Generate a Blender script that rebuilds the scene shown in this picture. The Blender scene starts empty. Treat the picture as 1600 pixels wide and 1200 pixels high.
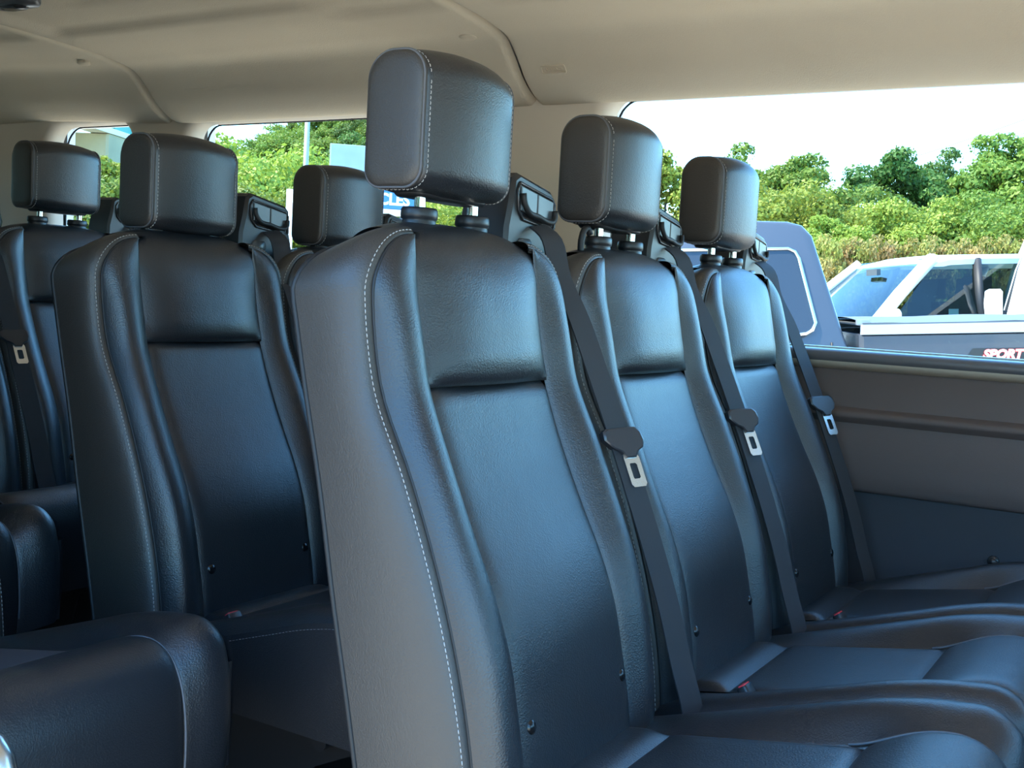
import bpy, bmesh, math, random
import numpy as np
from mathutils import Matrix, Vector

# ------------------------------------------------------------------ camera, sky, sun, exposure
scene = bpy.context.scene
COL = scene.collection
F_PX, YAW, PITCH, ROLL = 1761.75, .5483, .0768, .0537
CAM = Vector((.7061, -1.4337, .9529))
FW = Vector((-math.sin(YAW) * math.cos(PITCH), math.cos(YAW) * math.cos(PITCH), -math.sin(PITCH)))
_rt = Vector((math.cos(YAW), math.sin(YAW), 0)); _up = _rt.cross(FW)
RT = _rt * math.cos(ROLL) + _up * math.sin(ROLL)
UP = -_rt * math.sin(ROLL) + _up * math.cos(ROLL)
cam_data = bpy.data.cameras.new('camera'); cam = bpy.data.objects.new('camera', cam_data); COL.objects.link(cam)
cam_data.sensor_fit = 'HORIZONTAL'; cam_data.sensor_width = 36.0; cam_data.lens = F_PX * 36.0 / 1600.0
cam_data.clip_start = .02; cam_data.clip_end = 800
cam.matrix_world = Matrix(((RT.x, UP.x, -FW.x, CAM.x), (RT.y, UP.y, -FW.y, CAM.y), (RT.z, UP.z, -FW.z, CAM.z), (0, 0, 0, 1)))
scene.camera = cam

SUN_DIR = Vector((-.62, -.40, 1.22)).normalized()        # towards the sun
world = bpy.data.worlds.new('sky'); scene.world = world; world.use_nodes = True
wn = world.node_tree; wn.nodes.clear()
sky = wn.nodes.new('ShaderNodeTexSky'); sky.sky_type = 'NISHITA'; sky.sun_disc = False
sky.sun_elevation = math.asin(SUN_DIR.z); sky.sun_rotation = math.atan2(SUN_DIR.x, SUN_DIR.y)
sky.altitude = 100; sky.air_density = 1.1; sky.dust_density = .4; sky.ozone_density = 3.0
bg = wn.nodes.new('ShaderNodeBackground'); bg.inputs[1].default_value = .62
wo = wn.nodes.new('ShaderNodeOutputWorld')
tint = wn.nodes.new('ShaderNodeMix'); tint.data_type = 'RGBA'; tint.blend_type = 'MULTIPLY'; tint.inputs[0].default_value = 1.0
tint.inputs[7].default_value = (.62, 1.02, 1.16, 1)
wn.links.new(sky.outputs[0], tint.inputs[6]); wn.links.new(tint.outputs[2], bg.inputs[0]); wn.links.new(bg.outputs[0], wo.inputs[0])

sun_data = bpy.data.lights.new('sun', 'SUN'); sun_data.energy = 8.0; sun_data.angle = math.radians(.6); sun_data.color = (1.0, .90, .72)
sun = bpy.data.objects.new('sun', sun_data); COL.objects.link(sun)
sun.rotation_euler = SUN_DIR.to_track_quat('Z', 'Y').to_euler(); sun.location = (0, 0, 30)

vs = scene.view_settings
vs.view_transform = 'Standard'; vs.look = 'None'; vs.gamma = 1.0; vs.use_curve_mapping = False
vs.exposure = 1.0

rng = random.Random(7); nrs = np.random.RandomState(5)

def ray(px, py):
    return (FW * F_PX + RT * (px - 800) + UP * (600 - py)).normalized()
def at_depth(px, py, d):
    r = ray(px, py); return CAM + r * (d / r.dot(FW))
def at_y(px, py, y):
    r = ray(px, py); return CAM + r * ((y - CAM.y) / r.y)
def ground_z(x, y):
    return -.53 + .07 * x + .03 * y

# ------------------------------------------------------------------ materials
MATS = {}
def mat(name, col, rough=.5, metal=0.0, spec=.5, bump=None, var=None, coat=0.0, rand=0.0, sss=None):
    m = bpy.data.materials.new(name); m.use_nodes = True; nt = m.node_tree; b = nt.nodes['Principled BSDF']
    b.inputs['Base Color'].default_value = (*col, 1); b.inputs['Roughness'].default_value = rough
    b.inputs['Metallic'].default_value = metal; b.inputs['Specular IOR Level'].default_value = spec
    b.inputs['Coat Weight'].default_value = coat; b.inputs['Coat Roughness'].default_value = .05
    tc = nt.nodes.new('ShaderNodeTexCoord')
    if bump:                     # list of (kind, scale, strength, distance)
        prev = None
        for kind, sc, st, dist in bump:
            t = nt.nodes.new({'noise': 'ShaderNodeTexNoise', 'voronoi': 'ShaderNodeTexVoronoi', 'wave': 'ShaderNodeTexWave'}[kind])
            t.inputs['Scale'].default_value = sc
            nt.links.new(tc.outputs['Object'], t.inputs['Vector'])
            if kind == 'noise': t.inputs['Detail'].default_value = 4
            if kind == 'wave': t.bands_direction = 'Z'
            bp = nt.nodes.new('ShaderNodeBump'); bp.inputs['Strength'].default_value = st; bp.inputs['Distance'].default_value = dist
            nt.links.new(t.outputs[0], bp.inputs['Height'])
            if prev: nt.links.new(prev.outputs[0], bp.inputs['Normal'])
            prev = bp
        nt.links.new(prev.outputs[0], b.inputs['Normal'])
    if var or rand:
        src = None
        if var:                  # (scale, colour2)
            n = nt.nodes.new('ShaderNodeTexNoise'); n.inputs['Scale'].default_value = var[0]; n.inputs['Detail'].default_value = 5
            nt.links.new(tc.outputs['Object'], n.inputs['Vector'])
            mr = nt.nodes.new('ShaderNodeMapRange'); mr.inputs[1].default_value = .35; mr.inputs[2].default_value = .65
            nt.links.new(n.outputs[0], mr.inputs[0])
            mx = nt.nodes.new('ShaderNodeMix'); mx.data_type = 'RGBA'
            mx.inputs[6].default_value = (*col, 1); mx.inputs[7].default_value = (*var[1], 1)
            nt.links.new(mr.outputs[0], mx.inputs[0]); src = mx.outputs[2]
        if rand:
            oi = nt.nodes.new('ShaderNodeObjectInfo'); hs = nt.nodes.new('ShaderNodeHueSaturation')
            m1 = nt.nodes.new('ShaderNodeMapRange'); m1.inputs[3].default_value = 1 - rand; m1.inputs[4].default_value = 1 + rand
            nt.links.new(oi.outputs['Random'], m1.inputs[0]); nt.links.new(m1.outputs[0], hs.inputs['Value'])
            m2 = nt.nodes.new('ShaderNodeMapRange'); m2.inputs[3].default_value = .485; m2.inputs[4].default_value = .515
            nt.links.new(oi.outputs['Random'], m2.inputs[0]); nt.links.new(m2.outputs[0], hs.inputs['Hue'])
            if src: nt.links.new(src, hs.inputs['Color'])
            else: hs.inputs['Color'].default_value = (*col, 1)
            src = hs.outputs[0]
        nt.links.new(src, b.inputs['Base Color'])
    MATS[name] = m
    return m

def glass_mat(name, tint, refl=1.0, rough=0.0, amount=1.0):
    m = bpy.data.materials.new(name); m.use_nodes = True; nt = m.node_tree; nt.nodes.clear()
    o = nt.nodes.new('ShaderNodeOutputMaterial'); t = nt.nodes.new('ShaderNodeBsdfTransparent'); g = nt.nodes.new('ShaderNodeBsdfGlossy')
    t.inputs[0].default_value = (*tint, 1); g.inputs['Roughness'].default_value = rough; g.inputs[0].default_value = (refl, refl, refl, 1)
    lw = nt.nodes.new('ShaderNodeLayerWeight'); lw.inputs[0].default_value = .5
    pw = nt.nodes.new('ShaderNodeMath'); pw.operation = 'POWER'; pw.inputs[1].default_value = 4.0; nt.links.new(lw.outputs['Facing'], pw.inputs[0])
    fr = nt.nodes.new('ShaderNodeMath'); fr.operation = 'MULTIPLY_ADD'; fr.inputs[1].default_value = .6 * amount; fr.inputs[2].default_value = .045 * amount; nt.links.new(pw.outputs[0], fr.inputs[0])
    mx = nt.nodes.new('ShaderNodeMixShader')
    nt.links.new(fr.outputs[0], mx.inputs[0]); nt.links.new(t.outputs[0], mx.inputs[1]); nt.links.new(g.outputs[0], mx.inputs[2]); nt.links.new(mx.outputs[0], o.inputs[0])
    MATS[name] = m
    return m

GRAIN = [('noise', 22, .12, .005), ('voronoi', 420, .30, .0007), ('noise', 750, .40, .0008)]
mat('leather', (.012, .013, .016), .37, spec=.80, bump=GRAIN)
mat('leather_flat', (.036, .030, .026), .46, spec=.75, bump=GRAIN)
mat('fabric', (.075, .075, .085), .9, spec=.2, bump=[('wave', 900, .3, .0006), ('noise', 700, .4, .0006)])
mat('thread', (.42, .40, .38), .7)
mat('dark_thread', (.10, .10, .11), .7)
mat('webbing', (.030, .030, .034), .62, spec=.4, bump=[('wave', 420, .35, .0006)])
mat('plastic', (.016, .016, .018), .38, spec=.5, bump=[('noise', 800, .15, .0004)])
mat('plastic_gloss', (.030, .031, .034), .22, spec=.6)
mat('plate_grey', (.075, .08, .085), .30, spec=.6)
mat('grip_plastic', (.03, .032, .038), .28, spec=.6)
mat('chrome', (.80, .80, .80), .12, metal=1.0)
mat('steel', (.75, .76, .76), .25, metal=1.0)
mat('frame_steel', (.012, .012, .014), .40, spec=.5)
mat('red_button', (.75, .05, .06), .4)
mat('headliner', (.70, .605, .46), .95, spec=.1, bump=[('noise', 420, .55, .0012)], var=(3.0, (.67, .575, .435)))
mat('pillar_trim', (.68, .60, .49), .7, spec=.3, bump=[('noise', 500, .2, .0006)])
mat('side_panel', (.118, .088, .082), .62, spec=.4, bump=[('noise', 600, .35, .0006)])
mat('kick_panel', (.045, .047, .055), .6, spec=.4, bump=[('noise', 600, .35, .0006)])
mat('sill_trim', (.10, .10, .11), .33, spec=.6)
mat('rubber_gloss', (.006, .006, .007), .22)
mat('rubber', (.010, .010, .011), .55)
mat('floor_rubber', (.045, .045, .050), .55, bump=[('noise', 60, .3, .001)])
mat('van_paint', (.72, .72, .72), .3)
mat('lot', (.54, .445, .33), .9, bump=[('noise', 30, .5, .01)], var=(.6, (.46, .38, .28)))
mat('truck_paint', (.050, .056, .070), .24, spec=.5, coat=.3)
mat('white_paint', (.80, .80, .78), .30, coat=.5)
mat('tire', (.012, .012, .012), .8)
mat('bed_cover', (.09, .10, .11), .6)
mat('bed_rail', (.42, .43, .44), .5)
mat('car_dark', (.012, .012, .014), .6)
mat('decal_white', (.85, .85, .85), .4)
mat('decal_red', (.65, .03, .03), .4)
mat('decal_black', (.02, .02, .02), .4)
mat('paper', (.8, .8, .8), .7)
mat('bark', (.07, .05, .035), .9, bump=[('noise', 12, .6, .03)])
def leaf_mat(name, c1, c2, rand=.18):
    m = mat(name, c1, .55, spec=.25, var=(.9, c2), rand=rand)
    nt = m.node_tree; b = nt.nodes['Principled BSDF']
    src = b.inputs['Base Color'].links[0].from_socket
    tr = nt.nodes.new('ShaderNodeBsdfTranslucent'); mx = nt.nodes.new('ShaderNodeMixShader'); mx.inputs[0].default_value = .35
    nt.links.new(src, tr.inputs[0]); nt.links.new(b.outputs[0], mx.inputs[1]); nt.links.new(tr.outputs[0], mx.inputs[2])
    nt.links.new(mx.outputs[0], nt.nodes['Material Output'].inputs[0])
leaf_mat('leaf_mid', (.10, .165, .022), (.18, .24, .035))
leaf_mat('leaf_deep', (.055, .11, .022), (.10, .16, .03))
leaf_mat('leaf_bright', (.19, .25, .028), (.27, .32, .05))
leaf_mat('leaf_hedge', (.24, .26, .05), (.40, .25, .09), .1)
mat('hill_soil', (.05, .09, .02), .9, var=(.2, (.09, .11, .04)))
mat('concrete', (.46, .39, .24), .9, bump=[('noise', 6, .5, .02)], var=(.7, (.33, .28, .17)))
mat('teal_steel', (.05, .30, .25), .5)
mat('sunlit_cream', (.75, .72, .60), .6)
mat('sign_blue', (.03, .16, .42), .4)
mat('sign_white', (.80, .82, .84), .4)
mat('sign_grey', (.24, .30, .34), .45, var=(.9, (.29, .35, .39)))
mat('galvanised', (.32, .33, .34), .5, metal=.4)
mat('wire', (.12, .14, .16), .6)
glass_mat('window_glass', (.96, .98, .975), amount=.07)
glass_mat('dimming_glass', (.30, .33, .33), amount=.6)  # tint added to unseen near-side and rear panes to darken the van's rear
glass_mat('car_glass', (.30, .42, .42))
glass_mat('dark_glass', (.10, .14, .18))

# ------------------------------------------------------------------ mesh helpers
def obj(name, verts, faces, material, parent=None, smooth=True, sharp=None):
    me = bpy.data.meshes.new(name); me.from_pydata([tuple(map(float, v)) for v in verts], [], faces); me.update()
    me.materials.append(MATS[material])
    if smooth:
        me.polygons.foreach_set('use_smooth', [True] * len(me.polygons))
        if sharp: me.set_sharp_from_angle(angle=math.radians(sharp))
    o = bpy.data.objects.new(name, me); COL.objects.link(o)
    if parent: o.parent = parent
    return o
class MB:
    """collects shapes for one mesh"""
    def __init__(s): s.v = []; s.f = []
    def add(s, v, f):
        n = len(s.v); s.v += [tuple(map(float, p)) for p in v]; s.f += [tuple(i + n for i in q) for q in f]
    def box(s, lo, hi, rot=None, org=(0, 0, 0)):
        x0, y0, z0 = lo; x1, y1, z1 = hi
        v = [(x0, y0, z0), (x1, y0, z0), (x1, y1, z0), (x0, y1, z0), (x0, y0, z1), (x1, y0, z1), (x1, y1, z1), (x0, y1, z1)]
        if rot: v = [tuple(rot @ Vector(p) + Vector(org)) for p in v]
        s.add(v, [(0, 3, 2, 1), (4, 5, 6, 7), (0, 1, 5, 4), (1, 2, 6, 5), (2, 3, 7, 6), (3, 0, 4, 7)])
    def grid(s, P, flip=False, close_u=False, close_v=False):
        P = np.asarray(P); nu, nv = P.shape[:2]; f = []
        for i in range(nu if close_u else nu - 1):
            for j in range(nv if close_v else nv - 1):
                a, b, c, d = i * nv + j, ((i + 1) % nu) * nv + j, ((i + 1) % nu) * nv + (j + 1) % nv, i * nv + (j + 1) % nv
                f.append((a, d, c, b) if flip else (a, b, c, d))
        s.add(P.reshape(-1, 3), f)
    def tube(s, pts, r, n=8, closed=False, caps=True, sx=1.0):
        pts = [Vector(p) for p in pts]; m = len(pts); rings = []; ref = None
        for i, p in enumerate(pts):
            if closed: t = pts[(i + 1) % m] - pts[i - 1]
            else: t = pts[min(i + 1, m - 1)] - pts[max(i - 1, 0)]
            t.normalize()
            if ref is None: ref = Vector((0, 0, 1)) if abs(t.z) < .9 else Vector((1, 0, 0))
            a = ref - t * ref.dot(t)
            if a.length < 1e-4: a = t.orthogonal()
            a.normalize(); b = t.cross(a); ref = a
            rr = r[i] if hasattr(r, '__len__') else r
            rings.append([p + (a * math.cos(k * 2 * math.pi / n) * sx + b * math.sin(k * 2 * math.pi / n)) * rr for k in range(n)])
        base = len(s.v); s.grid(rings, close_u=closed, close_v=True)
        if caps and not closed:
            s.f.append(tuple(base + k for k in range(n))[::-1]); s.f.append(tuple(base + (m - 1) * n + k for k in range(n)))
    def prism(s, poly, axis, a, b, bevel=0.0):
        """poly in the two other axes (cyclic order), extruded a..b along axis, edges chamfered by bevel"""
        poly = [np.array(p, float) for p in poly]; n = len(poly)
        c = sum(poly) / n
        def put(p, d):
            q = [0, 0, 0]; q[axis] = d; o = [k for k in range(3) if k != axis]; q[o[0]] = p[0]; q[o[1]] = p[1]; return q
        inner = []
        for p in poly:
            v = p - c; L = np.linalg.norm(v); inner.append(c + v * max(0, (L - bevel * 1.3)) / L)
        loops = [[put(p, a) for p in inner], [put(p, a + bevel) for p in poly], [put(p, b - bevel) for p in poly], [put(p, b) for p in inner]] if bevel else [[put(p, a) for p in poly], [put(p, b) for p in poly]]
        base = len(s.v); s.grid(loops, close_v=True)
        m = len(loops); s.f.append(tuple(base + k for k in range(n))[::-1]); s.f.append(tuple(base + (m - 1) * n + k for k in range(n)))
    def build(s, name, material, parent=None, smooth=True, sharp=None): 
        o = obj(name, s.v, s.f, material, parent, smooth, sharp)
        bm = bmesh.new(); bm.from_mesh(o.data); bmesh.ops.recalc_face_normals(bm, faces=bm.faces); bm.to_mesh(o.data); bm.free()
        return o
def grid_obj(name, P, material, parent=None, flip=False, **k):
    m = MB(); m.grid(P, flip, **k); return obj(name, m.v, m.f, material, parent)
def empty(name, loc=(0, 0, 0), rz=0.0):
    o = bpy.data.objects.new(name, None); COL.objects.link(o); o.location = loc; o.rotation_euler = (0, 0, rz); o.empty_display_size = .1; return o
def tag(o, label=None, cat=None, group=None, kind=None):
    if label: o['label'] = label
    if cat: o['category'] = cat
    if group: o['group'] = group
    if kind: o['kind'] = kind
    return o
def copy_tree(o, parent=None):
    c = o.copy(); COL.objects.link(c); c.parent = parent
    for ch in list(o.children): copy_tree(ch, c)
    return c
def rrect(x0, x1, y0, y1, r, n=6):
    out = []
    for cx, cy, a0 in ((x1 - r, y1 - r, 0), (x0 + r, y1 - r, 90), (x0 + r, y0 + r, 180), (x1 - r, y0 + r, 270)):
        for k in range(n + 1):
            a = math.radians(a0 + 90 * k / n); out.append((cx + r * math.cos(a), cy + r * math.sin(a)))
    return out
def spline(xs, ys):
    """smooth 1-d interpolation through knots (cubic hermite, finite differences)"""
    xs = np.array(xs, float); ys = np.array(ys, float); m = np.gradient(ys, xs)
    def f(t):
        t = np.clip(np.asarray(t, float), xs[0], xs[-1]); i = np.clip(np.searchsorted(xs, t) - 1, 0, len(xs) - 2)
        h = xs[i + 1] - xs[i]; u = (t - xs[i]) / h
        return ((2*u**3 - 3*u**2 + 1) * ys[i] + (u**3 - 2*u**2 + u) * h * m[i] + (-2*u**3 + 3*u**2) * ys[i + 1] + (u**3 - u**2) * h * m[i + 1])
    return f
def curve3(pts, n):
    pts = np.array(pts, float); d = np.r_[0, np.cumsum(np.linalg.norm(np.diff(pts, axis=0), axis=1))]
    t = np.linspace(0, d[-1], n); return np.stack([spline(d, pts[:, k])(t) for k in range(pts.shape[1])], 1)
def stitches(pts, nrm, step=.0062, ln=.0040, r=.00055):
    """little thread dashes along a polyline, lying proud along nrm"""
    pts = np.array(pts); d = np.r_[0, np.cumsum(np.linalg.norm(np.diff(pts, axis=0), axis=1))]
    m = MB()
    for s0 in np.arange(step, d[-1] - ln, step):
        p = [np.array([np.interp(s0 + q, d, pts[:, k]) for k in range(3)]) for q in (0, ln / 2, ln)]
        nn = [np.array([np.interp(s0 + q, d, nrm[:, k]) for k in range(3)]) for q in (0, ln / 2, ln)]
        m.tube([p[0] - nn[0] * r * .6, p[1] + nn[1] * r * .9, p[2] - nn[2] * r * .6], r, 5)
    return m

# ------------------------------------------------------------------ the setting: van shell
def struct(o): return tag(o, kind='structure')
YW = .885                                          # inner face of the side walls
X_REAR, X_FRONT = -2.95, 2.7
DOOR0, DOOR1 = -.40, 1.35                           # opening of the sliding door on the near side
WZ0, WZ1 = .885, 1.415                             # window opening heights
# lot outside
lot = MB()
gx = np.linspace(-260, 160, 22); gy = np.linspace(-160, 260, 22)
lot.grid([[(x, y, ground_z(x, y)) for y in gy] for x in gx])
struct(lot.build('ground', 'lot'))['label'] = 'pale paved car lot around the van'
# van floor
fl = MB(); fl.box((X_REAR, -.93, -.05), (X_FRONT, .93, 0)); struct(fl.build('floor', 'floor_rubber', smooth=False))

# side walls below the windows: profile (y, z) extruded along x
def wall_low(sign, x0, x1, name):
    root = empty(name, ((x0 + x1) / 2, sign * YW, 0)); struct(root)
    off = root.location
    def strip(nm, prof, m, xa=x0, xb=x1, n=2):
        prof = curve3(prof, 28) if len(prof) > 3 else np.array(prof)
        xs = np.linspace(xa, xb, n)
        P = [[(x - off.x, sign * p[0] - off.y, p[1]) for p in prof] for x in xs]
        return grid_obj(nm, P, m, root, flip=sign < 0)
    strip('kick_panel', [(.885, .0), (.893, .2), (.897, .45), (.896, .56), (.893, .594)], 'kick_panel')
    strip('lower_trim_panel', [(.893, .594), (.884, .598), (.878, .612), (.872, .66), (.873, .71), (.876, .735)], 'side_panel')
    strip('trim_ledge', [(.876, .735), (.868, .742), (.862, .750), (.864, .757), (.874, .762), (.886, .766)], 'side_panel')
    strip('upper_trim_panel', [(.886, .766), (.889, .79), (.888, .83), (.884, .856)], 'side_panel')
    strip('window_sill', [(.884, .856), (.880, .862), (.879, .870), (.884, .878), (.905, .882), (.935, .880), (.95, .876)], 'sill_trim')
    out = MB(); out.box((x0 - off.x, sign * .955 - off.y if sign > 0 else -.985 - off.y, -.3), (x1 - off.x, (.985 if sign > 0 else -.955) - off.y, .885))
    out.build('outer_skin', 'van_paint', root, smooth=False)
    return root
wl = wall_low(1, X_REAR, X_FRONT, 'wall_left')
for i, px, py in ((0, 1552, 877),):
    p = at_y(px, py, .895); m = MB()
    for rr, y0, y1 in ((.011, -.002, .004), (.007, .003, .009)):
        ring = [[(p.x + rr * s * math.cos(a) - wl.location.x, p.y - y - wl.location.y, p.z + rr * s * math.sin(a)) for a in np.linspace(0, 2 * math.pi, 17)[:-1]] for y, s in ((y0, 1), (y1, .95), (y1 + .002, .6), (y1 + .003, .02))]
        m.grid(ring, close_v=True)
    m.build('trim_fastener', 'plastic_gloss', wl)
wall_low(-1, X_REAR, DOOR0, 'wall_right')
wall_low(-1, DOOR1, X_FRONT, 'wall_front_right')

# window band: cells with rounded openings; pillar trim between them
def wall_band(sign, cells, name, glaze='window_glass', wn0=1):
    """cells: (x0, x1, (wx0, wx1, wz0, wz1, r))"""
    root = empty(name, ((cells[0][0] + cells[-1][1]) / 2, sign * .87, WZ0)); struct(root); off = root.location
    yin = lambda z: .882 - .018 * (z - .88) / .53
    for ci, (x0, x1, w) in enumerate(cells):
        m = MB()
        inner = rrect(w[0], w[1], w[2], w[3], w[4], 8)
        z0, z1 = .872, 1.46
        outer = []
        cx, cz = (w[0] + w[1]) / 2, (w[2] + w[3]) / 2
        for k, (x, z) in enumerate(inner):
            c, jj = divmod(k, 9); sx, sz = ((1, 1), (-1, 1), (-1, -1), (1, -1))[c]
            X = x1 if sx > 0 else x0; Z = z1 if sz > 0 else z0
            vert = (jj < 4) if c in (0, 2) else (jj > 4)          # this half of the corner fans out to the cell's upright side
            f = min(1, (jj if (jj <= 4) else 8 - jj) / 4)
            if jj == 4: outer.append((X, Z))
            elif vert: outer.append((X, (z if sz > 0 else z) * (1 - f) + Z * f))
            else: outer.append((x * (1 - f) + X * f, Z))
        n = len(inner)
        loops = []
        loops.append([(x - off.x, sign * yin(z) - off.y, z - off.z) for x, z in outer])
        def shrink(d): return rrect(w[0] - d, w[1] + d, w[2] - d, w[3] + d, w[4] + d, 8)
        for d, dy in ((.030, 0), (.022, .002), (.012, .008), (.004, .020), (0, .034), (-.002, .058)):
            loops.append([(x - off.x, sign * (yin(z) + dy) - off.y, z - off.z) for x, z in shrink(d)])
        m.grid(loops, close_v=True)
        m.build('pillar_trim', 'pillar_trim', root)
        if glaze:
            yg = .940
            win = empty('window_%d' % (wn0 + ci), (cx, sign * yg, w[2])); struct(win)
            L = shrink(.006)
            g = MB(); g.prism([(x - cx, z - w[2]) for x, z in L], 1, -.0025, .0025); g.build('window_pane', glaze, win, smooth=False)
            g = MB(); g.tube([(x - cx, sign * .003, z - w[2]) for x, z in shrink(.001)], .003, 6, closed=True); g.build('window_gasket', 'rubber', win)
    o = MB(); 
    for a, b in [(cells[0][0], cells[0][2][0] - .004)] + [(cells[k][2][1] + .004, cells[k + 1][2][0] - .004) for k in range(len(cells) - 1)] + [(cells[-1][2][1] + .004, cells[-1][1])]:
        o.box((a - off.x, min(sign * .945, sign * .975) - off.y, WZ0 - .01 - off.z), (b - off.x, max(sign * .945, sign * .975) - off.y, 1.62 - off.z))
    o.box((cells[0][0] - off.x, min(sign * .945, sign * .975) - off.y, 1.42 - off.z), (cells[-1][1] - off.x, max(sign * .945, sign * .975) - off.y, 1.62 - off.z))
    o.build('outer_skin', 'van_paint', root, smooth=False)
    return root
FAR = [(-2.95, -2.26 + .0, (-2.475, -2.085, .875, 1.418, .075)),
       (-2.26, -.66, (-1.835, -.845, .875, 1.405, .055)),
       (-.66, 1.05, (-.495, .93, .872, 1.420, .060)),
       (1.05, 2.7, (1.20, 2.25, .872, 1.42, .08))]
FAR[0] = (-2.95, -1.96, FAR[0][2]); FAR[1] = (-1.96, -.66, FAR[1][2])
wall_band(1, FAR, 'wall_left_window_band', wn0=1)
NEAR = [(-2.95, -1.85, (-2.70, -2.0, .875, 1.405, .07)), (-1.85, -.40, (-1.7, -.56, .875, 1.405, .055))]
wall_band(-1, NEAR, 'wall_right_window_band', 'dimming_glass', wn0=5)
wall_band(-1, [(1.35, 2.7, (1.50, 2.4, .875, 1.41, .07))], 'wall_front_right_window_band', wn0=7)

# rear wall with two glazed doors, front bulkhead with windscreen opening
rw = MB()
for z0, z1, y0, y1 in ((-.05, .90, -.97, .97), (1.36, 1.62, -.97, .97), (.90, 1.36, -.97, -.78), (.90, 1.36, .78, .97), (.90, 1.36, -.09, .09)):
    rw.box((X_REAR - .06, y0, z0), (X_REAR, y1, z1))
struct(rw.build('wall_rear', 'pillar_trim', smooth=False))
for k, (a, b) in enumerate(((-.78, -.09), (.09, .78))):
    g = MB(); g.prism([(a, .90), (b, .90), (b, 1.36), (a, 1.36)], 0, X_REAR - .04, X_REAR - .035); struct(g.build('window_%d' % (8 + k), 'dimming_glass', smooth=False))
fw_ = MB()
for z0, z1, y0, y1 in ((-.05, .86, -.97, .97), (1.42, 1.62, -.97, .97), (.86, 1.42, -.97, -.86), (.86, 1.42, .86, .97)):
    fw_.box((X_FRONT, y0, z0), (X_FRONT + .06, y1, z1))
struct(fw_.build('wall_front', 'kick_panel', smooth=False))
g = MB(); g.prism([(-.86, .86), (.86, .86), (.86, 1.42), (-.86, 1.42)], 0, X_FRONT + .02, X_FRONT + .026); struct(g.build('window_10', 'window_glass', smooth=False))
# header over the sliding door opening
hd = MB(); hd.box((DOOR0, -.975, 1.43), (DOOR1, -.85, 1.62)); struct(hd.build('trim_1', 'pillar_trim', smooth=False))

# ceiling: headliner panels with seams between, metal roof above
PROF = curve3([(.905, 1.425), (.888, 1.408), (.866, 1.401), (.845, 1.406), (.79, 1.439), (.742, 1.487), (.708, 1.515), (.633, 1.532), (.487, 1.544), (.25, 1.552), (0, 1.556),
               (-.25, 1.552), (-.487, 1.544), (-.633, 1.532), (-.708, 1.515), (-.742, 1.487), (-.79, 1.439), (-.845, 1.406), (-.866, 1.401), (-.905, 1.425)], 150)
_t = np.gradient(PROF, axis=0); PN = np.stack([_t[:, 1], -_t[:, 0]], 1); PN /= np.linalg.norm(PN, axis=1)[:, None]   # points outwards/up or in, fixed below
if PN[75, 1] < 0: PN = -PN
def smooth01(t): t = np.clip(t, 0, 1); return t * t * (3 - 2 * t)
ceiling = empty('ceiling', (0, 0, 1.40)); struct(ceiling)
SEAMS = [X_REAR, -1.893, -.669, .70, 1.75, X_FRONT]
for k in range(len(SEAMS) - 1):
    a, b = SEAMS[k] + .002, SEAMS[k + 1] - .002
    e = np.array([0, .0012, .004, .008, .014, .024])
    xs = np.unique(np.r_[a + e, np.linspace(a + .024, b - .024, 46), b - e])
    P = []
    for x in xs:
        d = min(x - a, b - x); lift = .016 * (1 - min(1, d / .020)) ** 2.2
        row = []
        for (y, z), (ny, nz) in zip(PROF, PN):
            yb = .45 + .085 * smooth01((x + 1.0) / .06)                          # pressed-in roof field
            xb = smooth01((x + 1.86) / .06) * smooth01((-.70 - x) / .03) if k == 1 else (smooth01((-1.93 - x) / .05) if k == 0 else smooth01((x + .63) / .05))
            rec = .014 * smooth01((yb - abs(y)) / .045) * xb
            rec += .008 * smooth01((.30 - abs(y)) / .05) * smooth01((x + 1.62) / .08) * smooth01((-1.12 - x) / .10) if k == 1 else 0
            row.append((x, y + ny * lift, z + nz * lift + rec - 1.40 + .026 * smooth01((-1.80 - x) / .7)))
        P.append(row)
    grid_obj('headliner_panel', P, 'headliner', ceiling)
rf = MB(); rf.grid([[(x, y + (.05 if y > .8 else -.05 if y < -.8 else 0), z + .045 - 1.40) for y, z in PROF[4:-4:6]] for x in (X_REAR - .05, X_FRONT + .05)])
rf.box((X_REAR - .05, -.99, .215), (X_FRONT + .05, .99, .235))
rf.build('roof_skin', 'van_paint', ceiling)
def prof_hit(px, py):
    d = ray(px, py)
    for (y0, z0), (y1, z1) in zip(PROF[3:], PROF[4:]):
        den = d.y * (z0 - z1) - d.z * (y0 - y1)
        if abs(den) < 1e-9: continue
        by, bz = y0 - CAM.y, z0 - CAM.z
        t = (by * (z0 - z1) - bz * (y0 - y1)) / den; s = (d.y * bz - d.z * by) / den
        if 0 <= s <= 1 and t > 0:
            n = Vector((0, z1 - z0, -(y1 - y0))).normalized()
            if n.dot(d) > 0: n = -n
            return CAM + d * t, n
def basis_at(p, n):
    """x along the van, z = n"""
    xv = Vector((1, 0, 0)); zv = n.normalized(); yv = zv.cross(xv).normalized()
    return Matrix(((xv.x, yv.x, zv.x, p.x), (xv.y, yv.y, zv.y, p.y), (xv.z, yv.z, zv.z, p.z), (0, 0, 0, 1)))
def place(o, p, n, parent=None):
    M = basis_at(p, n)
    if parent: M = Matrix.Translation(-parent.location) @ M; o.parent = parent
    o.matrix_local = M
    return o
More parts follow.
